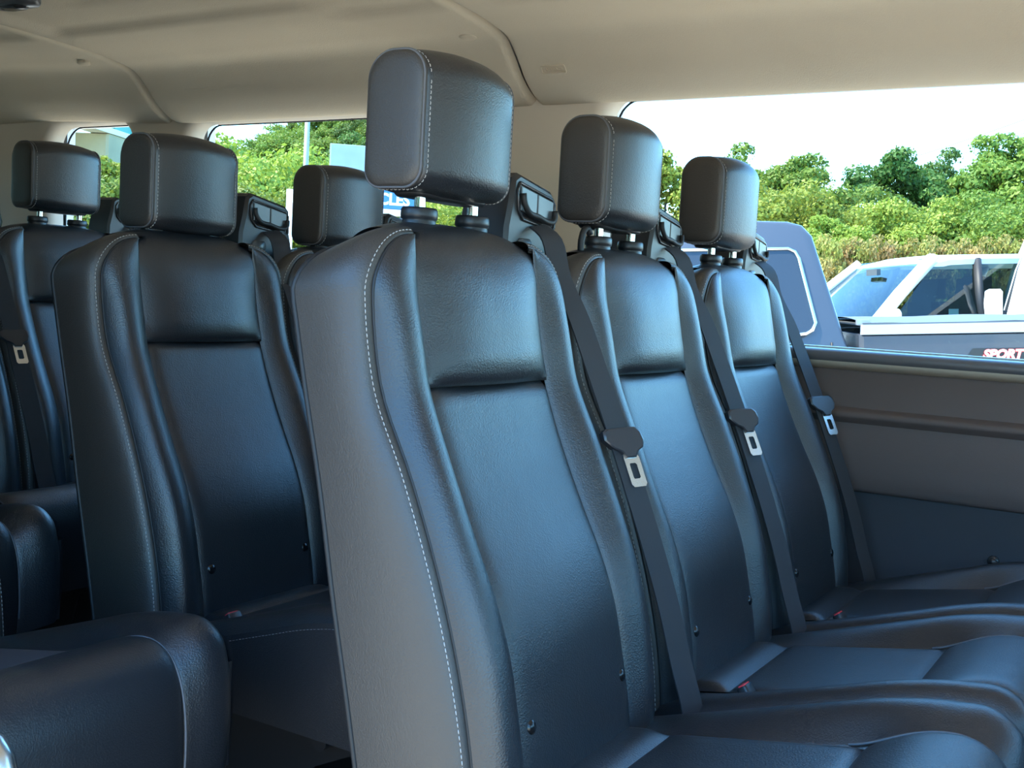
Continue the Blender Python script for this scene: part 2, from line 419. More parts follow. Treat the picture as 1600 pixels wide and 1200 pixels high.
for px, py in ((731, 58), (131, 99)):
    p, n = prof_hit(px, py); m = MB()
    m.grid([[(rx * s * math.cos(a), ry * s * math.sin(a), h) for a in np.linspace(0, 2 * math.pi, 25)[:-1]] for rx, ry, s, h in ((.022, .015, 1, -.004), (.022, .015, 1, .001), (.022, .015, .93, .0022), (.022, .015, .02, .0026))], close_v=True)
    place(m.build('plug_cap', 'headliner'), p, n, ceiling)
p, n = prof_hit(865, 108); m = MB()
m.tube([(x, y, 0.0005) for x, y in rrect(-.030, .030, -.0095, .0095, .003, 3)], .0016, 5, closed=True)
emb = place(m.build('emboss_frame', 'headliner'), p + n * .001, n, ceiling)
def text_obj(name, body, size, material, parent, loc=(0, 0, 0), rot=(0, 0, 0), ext=.001, align='CENTER', bold=0.0, sx=1.0, shear=0.0):
    cu = bpy.data.curves.new(name, 'FONT'); cu.body = body; cu.size = size; cu.extrude = ext; cu.align_x = align; cu.align_y = 'CENTER'; cu.offset = bold; cu.resolution_u = 3; cu.shear = shear
    t = bpy.data.objects.new(name, cu); COL.objects.link(t); bpy.context.view_layer.update()
    me = bpy.data.meshes.new_from_object(t.evaluated_get(bpy.context.evaluated_depsgraph_get())); bpy.data.objects.remove(t)
    me.materials.clear(); me.materials.append(MATS[material]); me.name = name
    o = bpy.data.objects.new(name, me); COL.objects.link(o); o.parent = parent; o.location = loc; o.rotation_euler = rot; o.scale = (sx, 1, 1)
    return o
text_obj('embossed_lettering', 'AIRBAG', .0125, 'headliner', emb, (0, 0, .0004), ext=.0008, sx=1.0)
# overhead reading lamp at the roof centre
p, n = prof_hit(22, 2)
lampr = empty('reading_lamp', p); lampr.rotation_euler = (math.pi, 0, 0); tag(lampr, 'small dark overhead reading lamp set in the headliner, cut by the top left corner', 'lamp')
m = MB(); m.grid([[(x * s, y * s, h) for x, y in rrect(-.075, .075, -.028, .028, .026, 6)] for s, h in ((1, -.012), (1, .006), (.93, .012), (.02, .013))], close_v=True); m.build('lamp_bezel', 'plate_grey', lampr)
m = MB(); m.grid([[(x * s, y * s, h) for x, y in rrect(-.04, .04, -.019, .019, .018, 6)] for s, h in ((1, .010), (.9, .0165), (.02, .017))], close_v=True); m.build('lamp_lens', 'plastic_gloss', lampr)

# ------------------------------------------------------------------ the seat
Z0S = .40
zk = [.36, .447, .525, .59, .64, .70, .76, .815, .85, .896, .957, 1.0, 1.022]
x_in = spline(zk, [.150, .146, .131, .115, .095, .064, .035, .012, .000, -.010, -.021, -.026, -.029])
x_out = spline([.36, .487, .579, .659, .763, .853, .896, .954, .987, 1.022], [.135, .122, .101, .075, .032, -.012, -.022, -.029, -.030, -.036])
x_bk = spline([.36, .457, .521, .619, .751, .847, .917, .97, 1.022], [.012, -.008, -.022, -.045, -.073, -.097, -.113, -.124, -.118])
YI, YO, YB = .126, .198, .216
ZT = .948; ZTOP = 1.016
def build_seat():
    root = empty('passenger_seat')
    # --- outer seam C1 and back edge C2 (right side, mirrored by sign)
    n1 = 60; zs = np.linspace(.36, ZT, n1); ang = np.linspace(0, math.pi / 2, 22)[1:]
    c1 = [(x_out(z), YO, z) for z in zs] + [(x_out(ZT + (ZTOP - ZT) * math.sin(a)), YI - .004 + (YO - YI + .004) * math.cos(a), ZT + (ZTOP - ZT) * math.sin(a)) for a in ang]
    zb = np.linspace(.36, .945, n1)
    c2 = [(x_bk(z), YB, z) for z in zb] + [(x_bk(.945) + .004 * math.sin(a), YI - .004 + (YB - YI + .004) * math.cos(a), .945 + .055 * math.sin(a)) for a in ang]
    ow = [(0, 1, 0)] * n1 + [(0, math.cos(a), math.sin(a)) for a in ang]
    c1, c2, ow = map(np.array, (c1, c2, ow))
    q = np.r_[0, .015, .04, .08, .14, np.linspace(.2, 1, 12)]
    def side(sign):
        P0 = c1; P1 = c1 + ow * np.r_[np.full(n1, .026), np.linspace(.026, .012, len(ang))][:, None] + np.array([-.004, 0, 0]); P2 = c2 + ow * np.r_[np.full(n1, .006), np.linspace(.006, .026, len(ang))][:, None] + np.array([.055, 0, .004]); P3 = c2
        B = [(1 - t)**3 * P0 + 3 * (1 - t)**2 * t * P1 + 3 * (1 - t) * t**2 * P2 + t**3 * P3 for t in q]
        P = np.stack(B, 1); P[:, 0] -= 0; P[:, 0, 0] -= 0
        P = P.copy(); P[:, 0, :] -= ow * .006                         # tuck the seam edge in
        P[:, :, 1] *= sign
        return P
    body = MB()
    S = {s: side(s) for s in (1, -1)}
    for s in (1, -1): body.grid(S[s], flip=s < 0)
    yy = np.linspace(-1, 1, 7)
    body.grid([[c2[i] * np.array([1, 0, 1]) + np.array([-.006 * (1 - w * w), w * c2[i][1], 0]) for w in yy] for i in range(0, len(c2), 3)] + [[c2[-1] * np.array([1, 0, 1]) + np.array([0, w * c2[-1][1], 0]) for w in yy]])
    back = body.build('backrest', 'leather_flat', root)
    for s in (1, -1):
        m = MB(); e = c2 * np.array([1, s, 1]); m.tube(e[::2], .0032, 6); m.build('edge_piping', 'rubber', back)
        sp = .5 * S[s][:, 4] + .5 * S[s][:, 3]
        nn = np.cross(np.gradient(S[s], axis=0)[:, 4], np.gradient(S[s], axis=1)[:, 4]); nn /= np.linalg.norm(nn, axis=1)[:, None]
        if (nn[20] * np.array([1, s, 0])).sum() < 0: nn = -nn
        stitches(sp, nn).build('stitching', 'thread', back)
        m = MB(); m.tube((c1 * np.array([1, s, 1]) - ow * np.array([1, s, 1]) * .002 + np.array([.0005, 0, 0]))[::2], .0022, 6); m.build('seam_welt', 'rubber', back)
    # --- bolsters
    zz = np.r_[np.linspace(.36, .93, 60), np.linspace(.935, ZTOP - .001, 22)]
    amp = spline([.36, .45, .55, .70, .85, .93, .98, ZTOP], [.014, .022, .027, .028, .026, .021, .011, .000])
    uu = np.r_[0, .03, .08, np.linspace(.15, .85, 13), .92, .97, 1]
    for s in (1, -1):
        P = []
        for z in zz:
            yo = YO if z < ZT else YI - .004 + (YO - YI + .004) * math.sqrt(max(0, 1 - ((z - ZT) / (ZTOP - ZT))**2))
            row = []
            for u in uu:
                b = math.sin(math.pi * u**1.15)**.85 if 0 < u < 1 else 0
                edge = .0022 * max(0, 1 - min(u, 1 - u) / .04)
                lean = .004 * math.sin(math.pi * u)
                row.append((x_in(z) * (1 - u) + x_out(z) * u + amp(z) * b - edge - .001 * (1 - u), s * (YI + (yo - YI) * u + lean * (1 if u > .5 else 0)), z))
            P.append(row)
        grid_obj('bolster', P, 'leather', back, flip=s > 0)
    # --- lower centre panel
    zz = np.r_[np.linspace(.36, .83, 50), .838, .844, .848, .850, .851]; ys = np.r_[-1.045, -1, -.985, -.96, -.92, np.linspace(-.85, .85, 15), .92, .96, .985, 1, 1.045] * (YI - .0005)
    P = []
    for z in zz:
        row = []
        for y in ys:
            d = (YI - abs(y)) / .018; h = .005 * (1 - max(0, 1 - d)**2) - .0025
            dz = (.851 - z) / .014; h += -.010 * max(0, 1 - dz)**2
            h += .006 * math.cos(y / YI * math.pi / 2) * math.exp(-((z - .60) / .12)**2)
            row.append((x_in(z) + h, y, z))
        P.append(row)
    grid_obj('lower_panel', P, 'leather', back, flip=False)
    # --- upper panel, rolling over the top
    path = curve3([(-.010, .850), (.004, .8505), (.013, .857), (.016, .872), (.011, .905), (.002, .945), (-.010, .980), (-.030, 1.012), (-.058, 1.031), (-.09, 1.032), (-.113, 1.017), (-.123, .995)], 54)
    tn = np.gradient(path, axis=0); tn /= np.linalg.norm(tn, axis=1)[:, None]; nm = np.stack([tn[:, 1], -tn[:, 0]], 1)
    edge_path = curve3([(-.006, .850), (-.001, .8505), (-.0015, .857), (-.005, .872), (-.0125, .905), (-.0195, .945), (-.0245, .980), (-.035, 1.006), (-.060, 1.021), (-.09, 1.022), (-.113, 1.010), (-.123, .993)], 54)
    P = []
    for k in range(len(path)):
        row = []
        for y in ys:
            w = 1 - abs(y / YI)**3.2
            row.append((path[k][0] * w + edge_path[k][0] * (1 - w), y, path[k][1] * w + edge_path[k][1] * (1 - w)))
        P.append(row)
    grid_obj('upper_panel', P, 'leather', back, flip=False)
    # shoulder fill between upper panel and side panels at the top rear
    for s in (1, -1):
        P = []
        for w in np.linspace(0, 1, 6):
            P.append([((1 - t) * x_out(ZTOP) + t * -.118, s * (YI - .022 + .030 * w), 1.018 * (1 - t) + .996 * t + .0085 * math.sin(math.pi * t)) for t in np.linspace(0, 1, 9)])
        grid_obj('shoulder_gusset', P, 'leather_flat', back, flip=s < 0)
    # --- round trim buttons low on the panel
    for y, z in ((-.107, .503), (.107, .503)):
        m = MB(); x = float(x_in(z)) - .001; sl = math.atan2(.225, 1)
        nv = Vector((math.cos(sl), 0, math.sin(sl))); tv = Vector((-math.sin(sl), 0, math.cos(sl)))
        m.grid([[Vector((x, y, z)) + nv * h + tv * (r * math.sin(a)) + Vector((0, 1, 0)) * (r * math.cos(a)) for a in np.linspace(0, 2 * math.pi, 17)[:-1]] for r, h in ((.0105, -.003), (.0105, .0012), (.0092, .0016), (.0086, .0008), (.0078, .0042), (.0050, .0062), (.0001, .0070))], close_v=True)
        m.build('trim_button', 'rubber_gloss', root)
    # --- headrest
    HX, HZ = -.088, 1.1455
    def outline(grow=0.0, n=9):
        o = []
        for cx, cz, a0, r in ((.040 - .030, .0775 - .030, 0, .030), (-.040 + .034, .0775 - .034, 90, .034), (-.040 + .022, -.0775 + .022, 180, .022), (.040 - .024, -.0775 + .024, 270, .024)):
            for k in range(n + 1):
                a = math.radians(a0 + 90 * k / n); o.append((cx + (r + grow) * math.cos(a), cz + (r + grow) * math.sin(a)))
        return np.array(o)
    W = .092
    ysec = np.r_[-W, -W + .0015, -W + .004, -W + .008, np.linspace(-W + .014, W - .014, 25), W - .008, W - .004, W - .0015, W]
    def section(y, grow=0.0):
        t = abs(y) / W; g = .004 * (1 - t**2) - .005 * max(0, (t - .93) / .07)**2
        o = outline(g + grow); fr = np.clip((o[:, 0] + .01) / .05, 0, 1); up = np.clip(o[:, 1] / .05, 0, 1)
        o[:, 0] += .015 * (1 - t**2.2) * fr; o[:, 1] += (.003 * (1 - t**2) - .004 * t**3 * fr) * up
        return o
    P = [[(HX + a, y - .003, HZ + b) for a, b in section(y)] for y in ysec]
    mm = MB(); mm.grid(P, close_v=True)
    head = mm.build('headrest', 'leather', root)
    o = outline(0)
    for s in (1, -1):
        c = o.mean(0); P = []
        for f_, dy in ((1.0, -.004), (.985, .0005), (.96, .003), (.92, .005), (.8, .0060), (.6, .0068), (.35, .0072), (.0005, .0074)):
            P.append([(HX + c[0] + (a - c[0]) * f_, s * (W + dy) - .003, HZ + c[1] + (b - c[1]) * f_) for a, b in o])
        mm = MB(); mm.grid(P, close_v=True); mm.build('headrest_side', 'leather_flat', head)
        mm = MB(); mm.tube([(HX + a, s * (W + .0005) - .003, HZ + b) for a, b in outline(-.0012)], .0016, 6, closed=True); mm.build('headrest_welt', 'dark_thread', head)
        loop = section(W - .0065, .0003); pts = np.array([(HX + a, s * (W - .0065) - .003, HZ + b) for a, b in loop]); pts = np.vstack([pts, pts[:1]])
        nn = np.array([(a - c[0], 0, b - c[1]) for a, b in np.vstack([loop, loop[:1]])]); nn /= np.linalg.norm(nn, axis=1)[:, None]
        stitches(pts, nn, .0058, .0038, .0005).build('stitching', 'thread', head)
    for s in (1, -1):
        m = MB(); m.tube([(-.078, s * .055, z) for z in (.96, 1.02, 1.06, 1.11)], .0068, 14); m.build('headrest_post', 'chrome', head)
    ins = MB(); ins.grid([[(HX + x * k, y * k, HZ - .0775 + h) for x, y in rrect(-.022, .024, -.072, .072, .014, 4)] for k, h in ((1, .010), (1, -.003), (.94, -.006), (.02, -.006))], close_v=True); ins.build('base_insert', 'plastic', head)
    for s in (1, -1):
        m = MB(); cx = -.078
        m.grid([[(cx + .019 * k * math.cos(a), s * .055 + .025 * k * math.sin(a), h) for a in np.linspace(0, 2 * math.pi, 29)[:-1]] for k, h in ((.92, 1.015), (.93, 1.034), (.90, 1.0355), (1, 1.037), (1.02, 1.041), (1, 1.047), (.93, 1.0495), (.36, 1.050), (.33, 1.047))], close_v=True)
        m.build('post_collar', 'plastic', root)
    # --- cushion
    ridge = spline([.10, .20, .284, .361, .434, .504, .544, .572, .59, .60], [.415, .447, .474, .499, .522, .535, .536, .517, .475, .42])
    def ztop(x, y):
        ay = abs(y); pan = .425 + (x - .12) * .185
        return pan
    CI, CO = .128, .218
    front_path = curve3([(.422, .476), (.434, .487), (.46, .502), (.50, .518), (.535, .521), (.563, .507), (.580, .478), (.588, .435), (.590, .39), (.588, .345)], 34)
    base = MB()
    # skirt: sides and front below the bolsters
    prof_y = []
    def skirt(s):
        xs = np.r_[np.linspace(.06, .54, 22), .56, .572]
        P = []
        for x in xs:
            top = float(ridge(min(x, .575))) - .022; bot = .345
            P.append([(x, s * (CO + .004 * math.sin(math.pi * w)), top * (1 - w) + bot * w) for w in np.linspace(0, 1, 8)])
        return P
    for s in (1, -1): base.grid(skirt(s), flip=s > 0)
    base.grid([[(.572, y, z) for z in (.48, .44, .345)] for y in (-CO, 0, CO)])
    base.grid([[(x, y, .345) for y in (-CO, 0, CO)] for x in (.06, .572)])
    cush = base.build('cushion', 'leather', root)
    # bolsters of the cushion
    crest = curve3([(.09, .413), (.15, .431), (.20, .447), (.284, .474), (.361, .499), (.434, .522), (.504, .535), (.544, .536), (.572, .519), (.588, .480), (.594, .43), (.593, .385), (.588, .345)], 80)
    inn = np.vstack([[(x, ztop(x, 0)) for x in np.linspace(.09, .42, 30)], front_path, [(.582, .335)]])
    dd = np.r_[0, np.cumsum(np.linalg.norm(np.diff(inn, axis=0), axis=1))]; dd /= dd[-1]
    inn = np.stack([np.interp(np.linspace(0, 1, 80), dd, inn[:, k]) for k in (0, 1)], 1)
    for _ in range(14): inn[1:-1] = .25 * inn[:-2] + .5 * inn[1:-1] + .25 * inn[2:]
    ct = np.gradient(crest, axis=0); ct /= np.linalg.norm(ct, axis=1)[:, None]; cn = np.stack([-ct[:, 1], ct[:, 0]], 1)
    for s in (1, -1):
        P = []
        for k in range(80):
            row = []
            for u in np.r_[0, .03, .08, np.linspace(.15, .9, 14), .95, 1]:
                lift = math.sin(min(1, u / .62) * math.pi / 2)**1.3
                p2 = inn[k] * (1 - lift) + crest[k] * lift - cn[k] * (.004 * (1 - lift) + .006 * max(0, 1 - u / .04))
                if u > .62: p2 = p2 - cn[k] * .026 * ((u - .62) / .38)**2.4
                row.append((p2[0], s * (CI + (CO - CI) * u), p2[1]))
            P.append(row)
        grid_obj('cushion_bolster', P, 'leather', cush, flip=s < 0)
        m = MB(); m.tube([(p2[0] + n2[0] * .001, s * (CI + .001), p2[1] + n2[1] * .001) for p2, n2 in zip(inn[38:76], cn[38:76])], .0016, 5); m.build('seam_piping', 'dark_thread', cush)
        lp = np.array([(x, s * (CO + .0015), float(ridge(min(x, .575))) - .030) for x in np.linspace(.12, .565, 60)])
        stitches(lp, np.array([(0, s, 0)] * 60), .0065, .0042, .0005).build('stitching', 'dark_thread', cush)
    def pad(nm, x0, x1, zf, bulge, m='leather', rx=.014):
        xs = x0 + (x1 - x0) * np.r_[0, .015, .04, .08, np.linspace(.14, .86, 14), .92, .96, .985, 1]
        yq = np.r_[-1, -.985, -.96, -.92, np.linspace(-.85, .85, 13), .92, .96, .985, 1] * (CI + .001)
        P = []
        for x in xs:
            row = []
            for y in yq:
                dx = min(x - x0, x1 - x) / rx; dy = (CI + .001 - abs(y)) / .016
                h = bulge * (1 - max(0, 1 - dx)**2) * (1 - max(0, 1 - dy)**2) - .003
                row.append((x, y, zf(x) + h))
            P.append(row)
        return grid_obj(nm, P, m, cush, flip=True)
    pad('rear_roll', .085, .198, lambda x: ztop(x, 0), .012, rx=.035)
    pad('seat_panel', .198, .427, lambda x: ztop(x, 0), .006)
    tn = np.gradient(front_path, axis=0); tn /= np.linalg.norm(tn, axis=1)[:, None]; nm = np.stack([-tn[:, 1], tn[:, 0]], 1)
    P = []
    for k in range(len(front_path)):
        row = []
        for y in np.r_[-1, -.985, -.96, -.92, np.linspace(-.85, .85, 13), .92, .96, .985, 1] * (CI + .001):
            dy = (CI + .001 - abs(y)) / .02; h = .006 * (1 - max(0, 1 - dy)**2) - .006 + .003 - .004 * max(0, 1 - k / 3)**2
            row.append((front_path[k][0] + nm[k][0] * h, y, front_path[k][1] + nm[k][1] * h))
        P.append(row)
    grid_obj('front_roll', P, 'leather', cush, flip=True)
    # --- pedestal: side plates, cross tubes and floor rails
    for s in (1, -1):
        m = MB(); m.prism([(.02, .35), (.50, .35), (.50, .32), (.40, .27), (.33, .03), (.38, .012), (.10, .012), (.14, .05), (.10, .26), (.02, .31)], 1, s * .15 - .004, s * .15 + .004, .0015); m.build('pedestal_plate', 'frame_steel', root, sharp=30)
        m = MB(); m.box((-.02, s * .15 - .022, 0), (.50, s * .15 + .022, .014)); m.build('floor_rail', 'frame_steel', root, smooth=False)
        for x, z in ((.14, .022), (.34, .022)):
            m = MB(); m.tube([(x, s * .15 - .012, z), (x, s * .15 + .012, z)], .009, 8); m.build('anchor_bolt', 'steel', root, sharp=30)
    for x in (.44, .08):
        m = MB(); m.tube([(x, -.19, .33), (x, .19, .33)], .014, 10); m.build('cross_tube', 'frame_steel', root, sharp=40)
    # --- shoulder belt guide
    m = MB(); hp = [(.158, .985), (.158, 1.045), (.166, 1.078), (.172, 1.112), (.184, 1.119), (.276, 1.103), (.287, 1.094), (.290, 1.050), (.296, 1.03), (.288, .985)]
    m.prism(hp, 0, -.172, -.092, .005); guide = m.build('belt_guide', 'plastic', root, sharp=35)
    def on(y, z, dx=0): return (-.092 + dx, y, z)
    fr_ = [(.186, 1.106), (.272, 1.092), (.280, 1.084), (.281, 1.052), (.272, 1.050), (.196, 1.058), (.184, 1.070), (.180, 1.096)]
    m = MB(); m.tube([on(*p, .001) for p in fr_], .0022, 6, closed=True); m.build('guide_frame', 'plastic_gloss', guide)
    for a, b in ((.189, .2305), (.2335, .2755)):
        m = MB(); zt = lambda y: 1.1015 - (y - .19) * .155
        m.prism([(a, zt(a)), (b, zt(b)), (b, zt(b) - .034), (a, zt(a) - .032)], 0, -.094, -.0895, .001); m.build('guide_plate', 'plate_grey', guide, smooth=False)
    m = MB(); m.tube(curve3([on(.187, 1.092, .006), on(.189, 1.080, .007), on(.198, 1.069, .008), on(.225, 1.064, .008), on(.255, 1.059, .008), on(.266, 1.060, .008), on(.273, 1.067, .007), on(.274, 1.076, .006)], 26), .0042, 8); m.build('guide_hook', 'rubber', guide)
    m = MB(); m.grid([[on(.205 + y * k, 1.021 + z * k, h) for y, z in rrect(-.018, .018, -.012, .012, .009, 5)] for k, h in ((1, -.002), (1, .0015), (.9, .003), (.02, .003))], close_v=True); m.build('guide_button', 'plate_grey', guide)
    # --- belt webbing with tongue
    bp = curve3([(-.088, .232, 1.052), (-.070, .232, 1.040), (-.046, .228, .985), (-.012, .224, .930), (.022, .222, .860), (.056, .222, .785), (.090, .222, .705), (.118, .224, .635), (.145, .226, .560), (.166, .228, .490), (.182, .230, .442), (.190, .232, .405)], 70)
    tb = np.gradient(bp, axis=0); tb /= np.linalg.norm(tb, axis=1)[:, None]
    P = []
    for p, t in zip(bp, tb):
        wdir = np.array([.35, .94, 0]); wdir = wdir - t * wdir.dot(t); wdir /= np.linalg.norm(wdir); nn = np.cross(wdir, t); nn = nn if nn[0] > 0 else -nn
        hw = .0185
        P.append([p + wdir * hw * a + nn * .0012 * b for a, b in ((-1, -1), (-1.02, 0), (-1, 1), (-.5, 1), (0, 1), (.5, 1), (1, 1), (1.02, 0), (1, -1), (0, -1))])
    mm = MB(); mm.grid(P, close_v=True); belt = mm.build('seat_belt', 'webbing', root, sharp=50)
    # tongue: plastic grip + latch plate, in a frame that hangs on the belt
    k = int(np.argmin(np.abs(bp[:, 2] - .772))); c = bp[k]; t = tb[k]; wdir = np.array([.55, .83, -.12]); wdir = wdir - t * wdir.dot(t) * .6; wdir /= np.linalg.norm(wdir)
    nn = np.cross(wdir, t); nn /= np.linalg.norm(nn); nn = nn if nn[0] > 0 else -nn
    def tp(a, b, h): return c + wdir * a + t * b + nn * (h + .004)
    def slab(poly, h0, h1, nm, mt, par, bev=.0015):
        m = MB(); cc = np.mean(poly, 0); inn = [cc + (np.array(p) - cc) * (1 - bev * 60) for p in poly]
        loops = [[tp(*p, h0) for p in inn], [tp(*p, h0 + bev) for p in poly], [tp(*p, h1 - bev) for p in poly], [tp(*p, h1) for p in inn]]
        b0 = len(m.v); m.grid(loops, close_v=True); n = len(poly)
        m.f.append(tuple(b0 + i for i in range(n))[::-1]); m.f.append(tuple(b0 + 3 * n + i for i in range(n)))
        return m.build(nm, mt, par, sharp=35)
    slab([(-.029, -.010), (-.022, -.014), (.022, -.014), (.029, -.008), (.031, .004), (.026, .014), (.016, .019), (.011, .027), (-.003, .027), (-.008, .018), (-.020, .012), (-.030, .001)], -.006, .007, 'belt_tongue', 'grip_plastic', belt)
    # latch plate with a slot: frame of four bars
    for nm_, poly in (('latch_plate', None),):
        m = MB()
        outer = [(-.006, .020), (.014, .020), (.017, .026), (.017, .062), (.014, .066), (-.004, .066), (-.007, .062), (-.007, .026)]
        inner = [(.000, .034), (.008, .034), (.010, .036), (.010, .053), (.008, .055), (.000, .055), (-.001, .053), (-.001, .036)]
        loops = [[tp(a, b, h) for a, b in pl] for pl, h in ((outer, -.001), (outer, .0022), (inner, .0022), (inner, -.001))]
        m.grid(loops, close_u=True, close_v=True); m.build(nm_, 'steel', belt, sharp=30)
    # --- belt buckle at the near side of the cushion
    m = MB(); M = Matrix.Rotation(math.radians(-35), 4, 'Y')
    m.grid([[Vector((.232, -.148, .448)) + M @ Vector((x * kx, y * kx, h)) for x, y in rrect(-.008, .008, -.013, .013, .004, 3)] for kx, h in ((.9, -.03), (1, -.028), (1, .010), (.92, .012), (.02, .012))], close_v=True); bk = m.build('buckle', 'plastic', root, sharp=40)
    m = MB(); m.grid([[Vector((.232, -.148, .448)) + M @ Vector((x * kx, y * kx, h)) for x, y in rrect(-.0045, .0055, -.010, .010, .002, 3)] for kx, h in ((1, .010), (1, .0135), (.02, .014))], close_v=True); m.build('release_button', 'red_button', bk, sharp=40)
    return root

seat0 = build_seat()
SEATS = [
    # x of the crease, y, dz, headrest drop, group, label
    (0, -.32, 0, 0, 'front three-seat row', 'nearest black leather seat of the front row, grey side panel with white stitching towards us'),
    (0, .13, 0, 0, 'front three-seat row', 'middle black leather seat of the front row, small hook beside its headrest post'),
    (0, .58, 0, 0, 'front three-seat row', 'black leather seat of the front row next to the van wall'),
    (-.725, -.081, 0, -.034, 'second row', 'black leather seat directly behind the nearest front seat, headrest pushed down'),
    (-.725, .335, 0, -.034, 'second row', 'second-row seat under the middle window, only its headrest and top showing'),
    (-.87, -.645, 0, 0, 'second row', 'single seat in the lower left corner with a grey fabric cushion panel'),
    (-1.60, .325, .034, 0, 'last row', 'rear-row black seat on the left with its headrest before the small rear window'),
    (-1.60, -.105, .034, 0, 'last row', 'rear-row seat cut off by the left edge, silver belt latch over its side'),
    (-1.46, -.455, .030, 0, 'last row', 'rear-row seat of which only the cushion corner shows at the left edge'),
]
seats = []
for i, (x, y, dz, drop, grp, lab) in enumerate(SEATS):
    s = seat0 if i == 0 else copy_tree(seat0)
    s.location = (x, y, dz); tag(s, lab, 'seat', grp); seats.append(s)
    for ch in s.children:
        if ch.name.split('.')[0] == 'headrest': ch.location.z += drop; ch.location.y += (.012 if x > -1 else .006) if x < -.5 else 0
def sub(s, *names):
    cur = [s]
    for nm in names: cur = [c for o in cur for c in o.children if c.name.split('.')[0] == nm]
    return cur
# rear row stands on the wheel-arch step: raise its rails so that they meet the floor
for s in seats[6:]:
    m = MB(); m.box((-.03, -.20, -.030), (.52, .20, 0)); m.build('floor_step', 'floor_rubber', s, smooth=False)
for o in sub(seats[5], 'cushion', 'seat_panel') + sub(seats[5], 'backrest', 'lower_panel'):
    o.data = o.data.copy(); o.data.materials[0] = MATS['fabric']
for o in list(seats[5].children) + list(seats[8].children):                      # the single seat's belt hangs from the near body side, out of sight
    if o.name.split('.')[0] in ('seat_belt', 'belt_guide'):
        for c in list(o.children): bpy.data.objects.remove(c)
        bpy.data.objects.remove(o)
m = MB(); m.tube(curve3([(-.075, -.112, 1.01), (-.075, -.113, 1.045), (-.074, -.108, 1.056), (-.073, -.099, 1.058), (-.072, -.094, 1.050)], 14), .0048, 8); m.build('bag_hook', 'rubber', seats[1])
# folding strap loop on the near end of the second-row bench
m = MB(); P = []
for t in np.linspace(0, 1, 12):
    a = t * math.pi * 1.2
    P.append([(.245 + w * .022, -.222 - .016 * math.sin(a), .452 - .018 * (1 - math.cos(a))) for w in (-1, 0, 1)])
m.grid(P); m.build('pull_strap', 'webbing', seats[3])
# silver grab handle by the single seat
h = empty('grab_handle', at_depth(-6, 1215, .95)); tag(h, 'bright metallic rounded handle end peeking in at the bottom left corner', 'handle')
m = MB(); m.tube(curve3([(-.02, -.07, -.10), (0, -.03, -.045), (.0, 0, -.012), (-.012, .0, .018), (-.04, -.02, .03), (-.08, -.06, .02)], 22), .018, 14); m.build('handle_grip', 'steel', h)

# ------------------------------------------------------------------ outside: vehicles
def wheel(root, x, y, r, w, s):
    m = MB(); m.grid([[(x + rr * math.cos(a), y + s * d, r + rr * math.sin(a)) for a in np.linspace(0, 2 * math.pi, 29)[:-1]] for rr, d in ((r * .6, 0), (r * .95, 0), (r, .02), (r, w - .02), (r * .95, w), (r * .62, w), (r * .6, w - .02))], close_v=True); t = m.build('wheel', 'tire', root, sharp=40)
    m = MB(); m.grid([[(x + rr * math.cos(a), y + s * d, r + rr * math.sin(a)) for a in np.linspace(0, 2 * math.pi, 29)[:-1]] for rr, d in ((r * .62, w - .03), (r * .5, w - .05), (r * .2, w - .02), (.01, w - .015))], close_v=True); m.build('rim', 'galvanised', t, sharp=40)
LOT_ROT = Vector((-.07, -.03, 1)).normalized()
def on_lot(o, x, y, heading):
    up = LOT_ROT; f = Vector((math.cos(heading), math.sin(heading), 0)); f = (f - up * f.dot(up)).normalized(); l = up.cross(f)
    o.matrix_world = Matrix(((f.x, l.x, up.x, x), (f.y, l.y, up.y, y), (f.z, l.z, up.z, ground_z(x, y)), (0, 0, 0, 1)))

def shell(root, name, profile_xz, halfw, material, tum=None, bevel=.03):
    """closed side profile (x,z) widened to +-halfw(z); rounded towards the sides"""
    m = MB(); pr = np.array(profile_xz); c = pr.mean(0); loops = []
    for s in (-1, 1):
        L = [(1 - bevel * 1.0, 1.0), (1 - bevel * .3, .985), (1, .95)]
        for k, (g, f) in enumerate(L if s < 0 else L[::-1]):
            loops.append([(c[0] + (x - c[0]) * g, s * halfw(z) * f, c[1] + (z - c[1]) * g) for x, z in pr])
    b0 = len(m.v); m.grid(loops, close_v=True); n = len(pr)
    m.f.append(tuple(b0 + i for i in range(n))); m.f.append(tuple(b0 + 5 * n + i for i in range(n))[::-1])
    return m.build(name, material, root, sharp=40)

